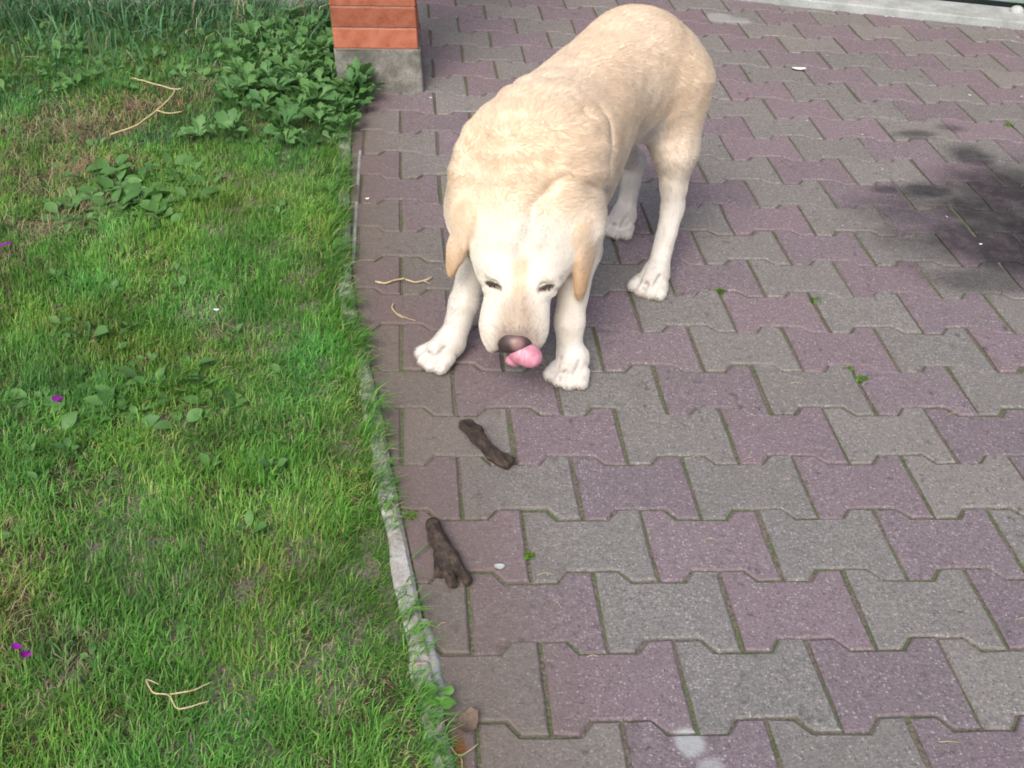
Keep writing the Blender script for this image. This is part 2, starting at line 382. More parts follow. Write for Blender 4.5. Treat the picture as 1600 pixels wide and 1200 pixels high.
# ------------------------------------------------------------------ brick pillar
pil = empty('brick_pillar', (-.928, 1.735, 0)); pil.rotation_euler = (0, 0, math.radians(1.6))
tag(pil, 'orange facing brick pillar on a mossy concrete plinth at the end of the lawn', 'pillar')
LEAN = -.062                                   # the pillar has settled a little out of plumb
def leaning(me, z0):
    for v in me.vertices: v.co.x += LEAN*(v.co.z+z0)
    return me
obj('plinth', leaning(box_mesh('plinth', .252, .252, .21, M_plinth, .006, 2, .0012), -.08), pil, (0, 0, -.08))
obj('mortar_core', leaning(box_mesh('mortar_core', .239, .240, 1.02, M_bmortar, .002, 1), .12), pil, (0, 0, .12))
bme = leaning(box_mesh('brick', .244, .116, .0585, M_brick, .003, 1), 0)
for c in range(16):
    for s in (-1, 1):
        z = .1315+c*.061; obj('brick', bme, pil, (LEAN*z+random.gauss(0, .0006), s*.0645, z))
obj('cap', box_mesh('cap', .30, .30, .05, M_plinth, .008, 2), pil, (LEAN*1.14, 0, 1.14))
# grey wall running on behind the lawn, height added to darken the far ground
wl_ = empty('boundary_wall', (-2.4, 2.42, 0)); tag(wl_, 'grey plastered wall beside the pillar, raised tall to shade the back of the lawn', 'wall')
obj('wall_body', box_mesh('wall_body', 2.9, .16, 1.78, M_wall, .006, 2, .001), wl_, (0, 0, -.08))
obj('coping', box_mesh('coping', 2.94, .22, .05, M_plinth, .008, 2, .001), wl_, (0, 0, 1.702))
# ------------------------------------------------------------------ gate and its sill
ang = math.atan2(KD[1], KD[0]); mid = (KA+KB)/2
def kloc(t, n, z): p = mid+KD*t+KN*n; return (p[0], p[1], z)
sl = obj('gate_sill', box_mesh('gate_sill', 4.2, .17, .10, M_sill, .006, 2, .0008), None, kloc(.1, .085, -.072)); sl.rotation_euler[2] = ang
tag(sl, 'pale concrete sill under the green gate at the far end of the paving', 'sill')
ga = empty('metal_gate', kloc(.1, .185, .045)); ga.rotation_euler[2] = ang; tag(ga, 'pale green metal gate with rusty panel above the concrete sill', 'gate')
obj('bottom_rail', box_mesh('bottom_rail', 4.0, .04, .034, M_gate, .004, 2), ga)
obj('top_rail', box_mesh('top_rail', 4.0, .04, .034, M_gate, .004, 2), ga, (0, 0, 2.06))
pw = .245; pme = box_mesh('panel', pw-.006, .006, 2.022, M_rust, .0015, 1)  # solid panels raised out of view to cut sky light on the far paving
sme = box_mesh('stile', .03, .03, 2.022, M_gate, .003, 1)
for k in range(16): obj('panel', pme, ga, (-1.96+pw*(k+.5), .006, .036))
for k in (0, 4, 8, 12, 16): obj('stile', sme, ga, (-1.96+pw*k+(.015 if k == 0 else -.015 if k == 16 else 0), -.014, .036))
bm = bmesh.new(); bmesh.ops.create_uvsphere(bm, u_segments=14, v_segments=8, radius=.026)
for v in bm.verts: v.co.z = max(v.co.z, -.004)*.85
bo_ = obj('domed_bolt', bm_mesh('domed_bolt', bm, M_sill, True), None, kloc(.495, .118, .028)); tag(bo_, 'round whitish bolt head standing on the gate sill', 'bolt')
b2 = obj('domed_bolt', bo_.data, None, kloc(.60, .11, .028)); tag(b2, 'second whitish bolt head on the sill, farther along the gate', 'bolt')
# ------------------------------------------------------------------ grass
PATCH = [(-1.66, 1.05, .15, .75), (-1.74, 1.32, .18, .65), (-1.64, .74, .11, .85), (-1.55, .85, .08, .6), (-1.42, -.43, .17, .35), (-1.18, .33, .09, .22), (-1.60, 1.45, .12, .5), (-1.45, 1.65, .12, .35), (-1.92, 1.0, .2, .45), (-1.0, .60, .08, .2)]
def blades(name, P, L, W, az, lean, colr, curl=.5):
    n = len(P); d = np.c_[np.cos(az), np.sin(az), np.zeros(n)]; t = np.c_[-np.sin(az+rng.normal(0, .6, n)), np.cos(az), np.zeros(n)]
    t /= np.linalg.norm(t, axis=1)[:, None]; z = np.array([0, 0, 1.])
    m = P+(d*np.sin(lean*.55)[:, None]+z*np.cos(lean*.55)[:, None])*(L*.52)[:, None]
    l2 = lean*(1+curl); e = m+(d*np.sin(l2)[:, None]+z*np.cos(l2)[:, None])*(L*.5)[:, None]
    e[:, 2] = np.maximum(e[:, 2], P[:, 2]+.003); m[:, 2] = np.maximum(m[:, 2], P[:, 2]+.003)
    w = W[:, None]*t
    V = np.stack([P-w, P+w, m+w*.85, m-w*.85, e], 1).reshape(-1, 3)
    k = np.arange(n)[:, None]*5
    C = np.repeat(colr, 5, 0)
    return mesh_np(name, V, [k+np.array([[0, 1, 2, 3]]), k+np.array([[3, 2, 4]])], M_grass, True, {'col': C})
G = np.array([(.085, .235, .040), (.118, .310, .048), (.170, .390, .068), (.25, .40, .10), (.080, .215, .075), (.45, .37, .24)])
def lawn_pts(n, x0, x1, y0, y1):
    P = np.c_[rng.uniform(x0, x1, n), rng.uniform(y0, y1, n), np.zeros(n)]
    return P[P[:, 0] < edge_x(P[:, 1])-.031]
P = lawn_pts(980000, -2.9, -.5, -1.25, 2.36)
u, v, d = proj(P); inv = (u > -250) & (u < 1750) & (v > -150) & (v < 1500)
keep = inv | (rng.random(len(P)) < .15)
dens = np.ones(len(P)); dry = np.zeros(len(P))
wob = vnoise(P, 13, 5)*.45+vnoise(P, 37, 6)*.35
for x, y, r, s in PATCH:
    q = np.hypot(P[:, 0]-x, (P[:, 1]-y)*.8)/r+wob; a = s*(1-sstep(.5, 1.25, q)); dens *= 1-a*.75; dry = np.maximum(dry, a)
clump = vnoise(P, 26, 8)*.6+vnoise(P, 60, 9)*.4
dens *= np.clip(.66+.60*clump, .28, 1)
dens *= np.where(P[:, 1] > 1.25, .55, 1)          # weeds take over towards the wall
keep &= rng.random(len(P)) < dens*.95
P, dry, clump = P[keep], dry[keep], clump[keep]; n = len(P); P[:, 2] = lawn_h(P)
yel = sstep(-.2, .7, vnoise(P, 4, 21)+.5*vnoise(P, 11, 22))
r = rng.random(n); idx = np.where(r < .24, 0, np.where(r < .62, 1, np.where(r < .86, 2, 3)))
idx = np.where((rng.random(n) < .28*yel), 3, idx); idx = np.where((P[:, 1] > 1.2) & (rng.random(n) < .4), 4, idx)
idx = np.where(rng.random(n) < .07+.45*dry+.12*(clump < -.2)+.08*(vnoise(P, 19, 71) > .35), 5, idx)
mott = 1+.22*vnoise(P, 5.5, 61)+.22*vnoise(P, 14, 62)+.15*vnoise(P, 33, 63)
colr = G[idx]*rng.uniform(.72, 1.28, (n, 1))*rng.uniform(.93, 1.07, (n, 3))*mott[:, None]*np.c_[1+.22*vnoise(P, 8, 64), np.ones(n), 1+.2*vnoise(P, 8, 65)]
L = rng.uniform(.016, .040, n)*(1+.28*clump)*np.where(idx == 5, .75, 1); W = rng.uniform(.0005, .0012, n)
edge_d = edge_x(P[:, 1])-.031-P[:, 0]
near = edge_d < .06
az = rng.uniform(0, 2*np.pi, n); az = np.where(near & (rng.random(n) < .7), rng.normal(-.15, .6, n), az); az = np.where(~near & (rng.random(n) < .35), rng.normal(.9, .7, n)+vnoise(P, 6, 31)*1.5, az)
L = np.where(near, L*(.85+.4*sstep(-.1, .35, P[:, 1])), L)
lean = np.abs(rng.normal(.85, .38, n)); lean = np.where(idx == 5, rng.uniform(.9, 1.5, n), lean)
gr = obj('grass', blades('grass', P, L, W, az, lean, colr)); tag(gr, 'short green lawn grass left of the paving', 'grass', kind='stuff')
# tufts that hang over the edging
Pe = []
for yc in np.r_[rng.uniform(-1.2, .05, 24), rng.uniform(.22, 1.5, 110), rng.uniform(-.25, .3, 22), rng.uniform(-.75, -.55, 10)]:
    k = rng.integers(10, 32); y = rng.normal(yc, .018, k); Pe.append(np.c_[edge_x(y)-.028-rng.uniform(-.018, .02, k), y, np.zeros(k)])
Pe = np.vstack(Pe); n = len(Pe); ie = rng.choice([0, 1, 2, 3, 4, 5], n, p=[.2, .32, .22, .08, .1, .08])
eg = obj('edge_grass', blades('edge_grass', Pe, rng.uniform(.028, .062, n), rng.uniform(.0007, .0015, n), rng.normal(-.1, .6, n), np.abs(rng.normal(.85, .3, n)), G[ie]*rng.uniform(.75, 1.25, (n, 1))))
tag(eg, 'longer grass drooping over the white edging strip', 'grass', kind='stuff')
# one bold tuft reaching over the pavers
def tuft(x, y, k, L0, L1, az0, spread, label, lean0=.95):
    Pt = np.c_[rng.normal(x, .008, k), rng.normal(y, .014, k), np.full(k, .004)]
    o = obj('grass_tuft', blades('grass_tuft', Pt-[x, y, 0], rng.uniform(L0, L1, k), rng.uniform(.0009, .0017, k), rng.normal(az0, spread, k), np.abs(rng.normal(lean0, .22, k)), G[rng.choice([0, 1, 2, 2, 3], k)]*rng.uniform(.8, 1.25, (k, 1)), .35), None, (x, y, 0)); tag(o, label, 'grass tuft')
tuft(-.868, .045, 34, .06, .105, -.15, .5, 'bright grass tuft reaching across the edging onto the pavers below the paw')
tuft(-.93, .42, 16, .05, .085, -.3, .5, 'thin dark grass tuft leaning over the pavers near the dry straws')
tuft(-.905, .255, 22, .05, .085, -.2, .5, 'green grass tuft spilling over the edging beside the spread paw')
tuft(-.785, -.44, 22, .05, .09, .2, .5, 'grass tuft leaning over the edging beside the forked stick')
# tall dark grass along the wall
n = 4200; Pt = np.c_[rng.uniform(-2.9, -1.02, n), 2.34-np.abs(rng.normal(0, .20, n)), np.zeros(n)]
Pt[:, 1] -= .05*(vnoise(Pt, 7, 41) > 0); ct = np.array([(.05, .115, .05), (.075, .165, .075), (.10, .20, .10), (.28, .24, .15)])[rng.choice(4, n, p=[.35, .35, .22, .08])]
tg = obj('tall_grass', blades('tall_grass', Pt, rng.uniform(.05, .16, n), rng.uniform(.0014, .0034, n), rng.normal(-.9, 1.4, n), np.abs(rng.normal(.85, .35, n)), ct*1.7*rng.uniform(.8, 1.2, (n, 1))))
tag(tg, 'tall dark blue-green grass at the foot of the wall', 'grass', kind='stuff')
# dry thatch lying in the bare patches
n = 2400; pw = np.array(PATCH)[:, 2]**2*np.array(PATCH)[:, 3]; k = rng.choice(len(PATCH), n, p=pw/pw.sum()); pc = np.array(PATCH)[k]; th = rng.uniform(0, 6.28, n); rr = np.abs(rng.normal(0, .62, n))*pc[:, 2]
Pd = np.c_[pc[:, 0]+np.cos(th)*rr, pc[:, 1]+np.sin(th)*rr*1.2, np.zeros(n)]; Pd = Pd[Pd[:, 0] < edge_x(Pd[:, 1])-.05]; n = len(Pd); Pd[:, 2] = lawn_h(Pd)+.004
dg = obj('dry_thatch', blades('dry_thatch', Pd, rng.uniform(.02, .06, n), rng.uniform(.0005, .0012, n), rng.uniform(0, 6.28, n), rng.uniform(1.35, 1.55, n), np.array([(.42, .33, .19), (.28, .20, .12), (.5, .42, .28)])[rng.integers(0, 3, n)], .02))
tag(dg, 'dry brown thatch lying in the bare patches of the lawn', 'dry grass', kind='stuff')

# ------------------------------------------------------------------ broad-leaved weeds
def leaf_mesh(name, mat, length, width, lobes=0, bend=.5, n=6, stalk=.3):
    """a leaf along +x from the origin: stalk, then a blade folded along its midrib"""
    xs = np.linspace(0, 1, n); V = []; 
    for t in xs:
        w = np.sin(np.pi*np.clip(t, .02, .985)**(.9 if not lobes else .75))**.75
        if lobes: w *= 1-.34*abs(math.sin(t*math.pi*lobes))
        x = length*(stalk+(1-stalk)*t); z = length*(.42*(x/length)-.62*bend*(x/length)**2)
        V += [(x, -width*w/2, z+width*w*.13), (x, 0, z), (x, width*w/2, z+width*w*.13)]
    V = np.array(V+[(0, -.0007, 0), (0, .0007, 0)]); i = np.arange(n-1)[:, None]*3; j = np.arange(2)[None]
    Q = np.stack([i+j, i+j+1, i+4+j, i+3+j], -1).reshape(-1, 4); b = 3*n
    return mesh_np(name, V, [Q, np.array([[b, b+1, 2, 0]])], mat, True)
ROUND = [leaf_mesh('leaf', M_leaf, .056, .026, 0, b) for b in (.45, .6, .75)]
LOBED = [leaf_mesh('leaf', M_lobed, .058, .034, 3.0, b, 10, .42) for b in (.4, .55, .7)]
def rosette(name, x, y, k, scale, lib, label, group, tilt=.0, z=.0):
    e = empty(name, (x, y, float(lawn_h(np.array([[x, y, 0]]))[0])+z)); tag(e, label, 'weed', group)
    a0 = rng.uniform(0, 6.28)
    for q in range(k):
        o = obj('leaf', lib[rng.integers(len(lib))], e); s = scale*rng.uniform(.65, 1.2); o.scale = (s, s*rng.uniform(.8, 1.15), s)
        o.rotation_euler = (rng.normal(0, .4), -rng.uniform(-.1, .55)-tilt, a0+q*6.283/k+rng.normal(0, .3))
    return e
GA = 'broad-leaved weeds growing in the lawn'; la = 'low weed with rounded green leaves in the open lawn'
for x, y in [(-1.50+rng.normal(0, .10), .95+rng.normal(0, .07)) for _ in range(20)]+list(((-1.62, 1.02), (-1.55, 1.05), (-1.50, .98), (-1.44, .93), (-1.56, .93), (-1.49, .87), (-1.42, .84), (-1.38, .97), (-1.36, .90), (-1.62, .90), (-1.45, 1.08), (-1.53, .83), (-1.38, .78), (-1.41, 1.02), (-1.70, 1.07))):
    rosette('broadleaf_weed', x+rng.normal(0, .01), y, rng.integers(4, 7), rng.uniform(.9, 1.25), ROUND, 'leafy weed in the thick patch beyond the purple petals, near the bare soil', 'weeds of the thick patch near the bare soil')
for x, y in [(-1.27+rng.normal(0, .09), .08+rng.normal(0, .05)) for _ in range(12)]+list(((-1.33, .10), (-1.28, .05), (-1.24, .10), (-1.20, .02), (-1.16, .09), (-1.29, .16), (-1.22, .16), (-1.36, .03), (-1.12, .05), (-1.41, .0), (-1.45, .06))):
    rosette('broadleaf_weed', x, y+rng.normal(0, .01), rng.integers(3, 6), rng.uniform(.75, 1.1), ROUND, 'pale leafy weed in the loose patch beside the bright purple petal', 'weeds of the loose patch beside the purple petal')
rosette('broadleaf_weed', -1.435, .30, 5, 1.05, ROUND, 'lone weed with upright leaves between the two leafy patches', None, .35)
rosette('broadleaf_weed', -1.035, -.245, 4, .8, ROUND, 'lone leafy weed in the grass level with the forked stick', None, .4)
for x, y in ((-1.22, -.50), (-1.33, -.56), (-1.10, -.42), (-1.02, -.08), (-1.08, -.62), (-1.0, .30), (-1.3, .45), (-1.18, .55), (-1.4, -.25), (-1.06, .85), (-1.9, .55), (-1.98, .95)):
    rosette('broadleaf_weed', x, y, rng.integers(4, 7), rng.uniform(.4, .6), ROUND, 'small low weed half hidden in the short grass', GA)
GL = 'lobed weeds massed by the pillar'
spots = [(rng.uniform(-1.40, -.985), rng.uniform(1.22, 2.2)) for _ in range(210)]
for x, y in spots:
    if x > -1.0 and y < 1.28: continue
    if x < -1.2 and y < 1.5 and rng.random() < .6: continue
    if -1.07 < x and 1.58 < y < 1.90: x -= .10
    e = rosette('lobed_weed', x, y, rng.integers(5, 9), rng.uniform(.6, 1.05), LOBED, 'dark green lobed weed in the dense mass at the foot of the pillar', GL, .25, rng.uniform(.0, .05))
for x, y in ((-.965, 1.60), (-.955, 1.545), (-.985, 1.50), (-.95, 1.46), (-.985, 1.40), (-.965, 1.34), (-.99, 1.28), (-1.0, 1.58), (-.94, 1.60), (-.925, 1.585), (-.96, 1.57), (-.985, 1.56)):
    rosette('lobed_weed', x-.03, y, 8, rng.uniform(.7, 1.1), LOBED, 'dark green lobed weed spilling over the paving edge in front of the pillar', 'lobed weeds spilling over the paving edge', .2, .02)
for k in range(120):
    x, y = rng.uniform(-2.35, -1.3), rng.uniform(1.5, 2.3)
    if 1.35 < y < 1.62 and -1.75 < x < -1.45 and rng.random() < .7: continue
    rosette('creeping_weed', x, y, rng.integers(4, 7), rng.uniform(.5, .85), ROUND if rng.random() < .6 else LOBED, 'small creeping weed in the far lawn before the tall grass', 'creeping weeds in the far lawn', .15, .01)
for k in range(9):
    rosette('lobed_weed', rng.uniform(-1.02, -.95), rng.uniform(1.50, 1.585), 8, rng.uniform(.8, 1.15), LOBED, 'lobed weed growing up against the left half of the pillar plinth', 'lobed weeds against the pillar plinth', .45, rng.uniform(.02, .06))
for k in range(46):
    x, y = rng.uniform(-1.75, -1.12), rng.uniform(.45, 1.45); rosette('broadleaf_weed', x, y, rng.integers(4, 7), rng.uniform(.4, .62), ROUND if rng.random() < .7 else LOBED, 'small weed sprinkled through the grass around the thick weed patch', 'weeds sprinkled through the middle lawn', .2, .006)
for k in range(26):
    x, y = rng.uniform(-1.5, -1.0), rng.uniform(-.15, .35); rosette('broadleaf_weed', x, y, rng.integers(4, 6), rng.uniform(.38, .55), ROUND, 'tiny weed sprinkled around the loose patch by the purple petal', 'weeds sprinkled around the loose patch', .2, .006)
# clover on the edging
cl = empty('clover_plant', (-.728, -.590, .010)); tag(cl, 'bright clover sprig with round leaflets lying on the edging strip', 'clover')
bm = bmesh.new(); nseg = 12; vs_ = [bm.verts.new((.0008*0, 0, 0))]
for q in range(nseg):
    th = q*2*math.pi/nseg; vs_.append(bm.verts.new((.0095+.0095*math.cos(th)*(1.05 if q else .86), .0088*math.sin(th), .0022*math.cos(2*th))))
cv = bm.verts.new((.0095, 0, -.0008))
for q in range(nseg): bm.faces.new((cv, vs_[1+q], vs_[1+(q+1) % nseg]))
bm.verts.remove(vs_[0]); lm = bm_mesh('leaflet', bm, M_clover, True)
for dx, dy, dz, a, s in ((-.004, .012, .010, 2.3, .85), (.012, .008, .013, .5, .95), (.016, -.010, .012, -.9, 1.25), (-.010, -.004, .009, 3.7, .8), (.004, -.006, .011, -2.0, .7)):
    o = obj('leaflet', lm, cl, (dx*.5, dy*.5, dz)); o.rotation_euler = (rng.normal(0, .15), rng.normal(0, .15), a); o.scale = (s, s, s)
Vt, Qt, Tt = tube_np([(-.05, .004, -.006), (-.03, .002, .004), (-.012, 0, .009), (.002, 0, .010)], .0007, 5); obj('stem', mesh_np('stem', Vt, [Qt, Tt], M_clover, True), cl)
# moss cushions in the joints
def moss(x, y, rad, k, label):
    P = np.c_[rng.normal(0, rad*.5, k), rng.normal(0, rad*.5, k), np.zeros(k)]
    cm = np.array([(.13, .25, .03), (.17, .32, .045), (.09, .19, .03)])[rng.integers(0, 3, k)]
    o = obj('moss_tuft', blades('moss_tuft', P, rng.uniform(.006, .014, k), rng.uniform(.0010, .0022, k), rng.uniform(0, 6.28, k), np.abs(rng.normal(.6, .4, k)), cm), None, (x, y, -.004)); tag(o, label, 'moss')
moss(.09, .462, .012, 150, 'yellow-green moss tuft in a joint level with the hind paw')
moss(.103, .172, .012, 140, 'bright moss tuft in a joint between red pavers, right of the front paws')
moss(.085, .205, .007, 60, 'smaller moss tuft just beyond the bright one')
moss(-.587, -.305, .008, 60, 'tiny green sprout in the joint beside the forked stick')
moss(-.775, -.215, .009, 70, 'small moss tuft beside the edging above the forked stick')
moss(-.118, .498, .008, 70, 'thin line of moss in the joint by the hind paw')
moss(.93, 1.44, .014, 90, 'yellowish moss tuft in a joint beyond the oil stain')
# ------------------------------------------------------------------ litter: straws, petals, leaf
def straw(name, paths, label, cat='straw', mat=None, group=None):
    a = np.array(paths[0][0][0], float); base = np.array([a[0], a[1], 0.])
    root = None
    for k, (pts, r0, r1) in enumerate(paths):
        pts = np.array(pts, float); t = np.linspace(0, 1, len(pts)); tt = np.linspace(0, 1, len(pts)*4)
        P = np.stack([np.interp(tt, t, pts[:, i]) for i in range(3)], -1); P[1:-1] = (P[:-2]+2*P[1:-1]+P[2:])/4
        P += np.c_[vnoise(P, 60, 3), vnoise(P, 60, 4), np.abs(vnoise(P, 60, 5))]*.002
        V, Q, T = tube_np(P-base, np.linspace(r0, r1, len(P)), 6)
        me = mesh_np('straw', V, [Q, T], mat or M_straw, True)
        if root is None: root = obj(name, me, None, tuple(base)); tag(root, label, cat, group)
        else: obj('branch', me, root)
    return root
straw('dry_stalk', [([(-1.643, 1.575, .045), (-1.59, 1.535, .05), (-1.50, 1.485, .048)], .0018, .0022), ([(-1.50, 1.485, .048), (-1.502, 1.42, .045), (-1.525, 1.355, .04), (-1.56, 1.27, .03), (-1.62, 1.225, .025)], .0022, .0024),
                    ([(-1.525, 1.355, .04), (-1.49, 1.335, .04), (-1.45, 1.335, .045)], .0022, .0012), ([(-1.50, 1.485, .048), (-1.485, 1.488, .05)], .003, .002)], 'long bent straw-coloured stalk lying on the far lawn', 'dry stalk')
straw('dry_stalk', [([(-1.125, -.565, .030), (-1.11, -.590, .034), (-1.085, -.592, .035), (-1.072, -.618, .034), (-1.05, -.612, .034), (-1.035, -.600, .03)], .0012, .0009), ([(-1.085, -.592, .035), (-1.05, -.588, .036), (-1.035, -.572, .034)], .0011, .0006), ([(-1.125, -.565, .03), (-1.105, -.575, .034)], .001, .0006)], 'small kinked straw lying on the near lawn', 'dry stalk')
straw('dry_straw', [([(-.878, .522, .004), (-.855, .512, .005), (-.83, .528, .006), (-.815, .534, .005)], .0026, .0018), ([(-.813, .530, .005), (-.79, .518, .005), (-.765, .528, .006), (-.755, .540, .004)], .0018, .0022), ([(-.855, .512, .005), (-.875, .520, .006)], .0014, .0008), ([(-.772, .524, .005), (-.758, .515, .004)], .0014, .0007)], 'pale wavy straw on the pavers beside the hanging ear', 'straw')
straw('dry_straw', [([(-.836, .435, .003), (-.838, .415, .005), (-.825, .390, .004), (-.812, .378, .003)], .0022, .0012), ([(-.824, .392, .004), (-.80, .375, .003), (-.785, .368, .003)], .0012, .0006)], 'short brownish straw on the pavers above the spread paw', 'straw')
straw('dry_straw', [([(-.715, -.652, .003), (-.697, -.675, .005), (-.672, -.655, .004)], .0012, .0008), ([(-.697, -.675, .005), (-.690, -.72, .003)], .001, .0006)], 'thin forked straw over the rust stain by the brown leaf', 'straw')
straw('dark_grass_blade', [([(-.772, -.318, .010), (-.755, -.300, .012), (-.735, -.278, .004)], .0016, .0006)], 'dark blade leaning on the edging next to the forked stick', 'grass stem', M_lobed)
# crisp fibres scattered in the joints
for k in range(26):
    x, y = rng.uniform(-.75, .35), rng.uniform(-.68, .75); 
    if -.72 < x < -.1 and .05 < y < .8: continue
    a = rng.normal(0, .5); l = rng.uniform(.012, .03); d = np.array([math.cos(a), math.sin(a), 0])
    straw('dry_fibre', [([np.array([x, y, .0025]), np.array([x, y, .004])+d*l*.5+[0, .003, 0], np.array([x, y, .0025])+d*l], .0006, .0004)], 'thin dry grass fibre lying on the pavers', 'dry fibre', None, 'dry fibres scattered on the pavers')
# petals
def petal_np(l, w, curl):
    V = []
    for i in range(5):
        t = i/4; ww = w*math.sin(math.pi*(.12+.80*t))**.7
        for s in (-1, 0, 1): V.append((l*(t-.5), s*ww/2, curl*(t-.5)**2*l*2+abs(s)*ww*.15))
    i = np.arange(4)[:, None]*3; j = np.arange(2)[None]
    return np.array(V), np.stack([i+j, i+j+1, i+4+j, i+3+j], -1).reshape(-1, 4)
V, Q = petal_np(.015, .010, .5); pm_ = mesh_np('petal', V, [Q], M_petal, True)
for x, y, z, lab in ((-1.414, .049, .040, 'bright purple flower petals caught in the lawn beside the weeds'), (-1.298, -.519, .036, 'dark purple petals low in the near lawn'), (-1.691, .612, .035, 'purple petals lying by the bare soil patch'), (-1.50, .36, .034, 'faint purple petal between the weed patches')):
    e = empty('fallen_flower', (x, y, z)); tag(e, lab, 'petals')
    for q in range(3 if 'faint' not in lab else 1):
        o = obj('petal', pm_, e, (rng.normal(0, .006), rng.normal(0, .004), rng.uniform(0, .006))); o.rotation_euler = (rng.normal(0, .4), rng.normal(0, .3), rng.uniform(-.6, .6))
V, Q = petal_np(.012, .007, .4); wm = mesh_np('petal', V, [Q], M_white, True)
def atz0(u, v):
    d = FD+RT*(u-800)/FPX+UP*(600-v)/FPX; t = -CAM[2]/d[2]; return CAM+d*t
V, Q = petal_np(.045, .022, .2); big = mesh_np('petal', V, [Q], M_white, True)
o = obj('white_petal', big, None, (.406, 1.855, .003)); tag(o, 'largest white petal lying on the pavers right of the rump', 'petal')
o = obj('white_petal', wm, None, (-1.190, .357, .034)); tag(o, 'tiny white petal caught in the lawn grass', 'petal')
for u, v in ((1292, 88), (1260, 190), (1346, 212), (1378, 266), (1316, 354), (1478, 340), (1532, 383), (1515, 150), (1596, 152), (1572, 57), (1590, 60), (1582, 66), (1395, 28), (1384, 27), (673, 154), (574, 312)):
    p = atz0(u, v); o = obj('white_petal', wm, None, (p[0], p[1], .0025)); s = rng.uniform(.5, 1.0); o.scale = (s, s, s); o.rotation_euler = (rng.normal(0, .2), rng.normal(0, .2), rng.normal(0, .6)); tag(o, 'tiny white petal scattered on the paving', 'petal', 'tiny white petals scattered on the paving')
V, Q = petal_np(.016, .012, .3); o = obj('pale_pebble_flake', mesh_np('flake', V, [Q], M_sill, True), None, (-.634, -.333, .003)); tag(o, 'pale flake on the red paver beside the forked stick', 'flake')
# crumpled brown leaf
V, Q = petal_np(.040, .028, .5); V[:, 2] += .004*np.abs(vnoise(V, 90, 3)); M_bl = simple_noise_mat('dead leaf', (.11, .075, .055), (.17, .12, .09), (.22, .16, .12), 60, 300)
o = obj('dead_leaf', mesh_np('dead_leaf', V, [Q], M_bl, True), None, (-.688, -.628, .006)); o.rotation_euler = (.1, .05, 1.1); tag(o, 'flat brown dead leaf on the pavers below the clover', 'leaf')
# ------------------------------------------------------------------ implicit-surface modelling
def cone(a, b, ra, rb, k): return ('c', np.array(a, float), np.array(b, float), ra, rb, k)
def cutc(a, b, ra, rb, k): return ('x', np.array(a, float), np.array(b, float), ra, rb, k)
def ell(c, M, r, k): return ('e', np.array(c, float), M, np.array(r, float), None, k)
def sd(pr, P):
    if pr[0] == 'e':
        q = (P-pr[1])@pr[2].T; k0 = np.sqrt(((q/pr[3])**2).sum(-1)); k1 = np.sqrt(((q/pr[3]**2)**2).sum(-1))
        return k0*(k0-1)/np.maximum(k1, 1e-9)
    a, b, ra, rb = pr[1:5]; ba = b-a; pa = P-a; t = np.clip(pa@ba/max(ba@ba, 1e-12), 0, 1)
    return np.sqrt(((pa-t[..., None]*ba)**2).sum(-1))-(ra+(rb-ra)*t)
def smin(a, b, k):
    h = np.maximum(k-np.abs(a-b), 0)/k; return np.minimum(a, b)-h*h*k*.25
def smax(a, b, k):
    h = np.maximum(k-np.abs(a-b), 0)/k; return np.maximum(a, b)+h*h*k*.25
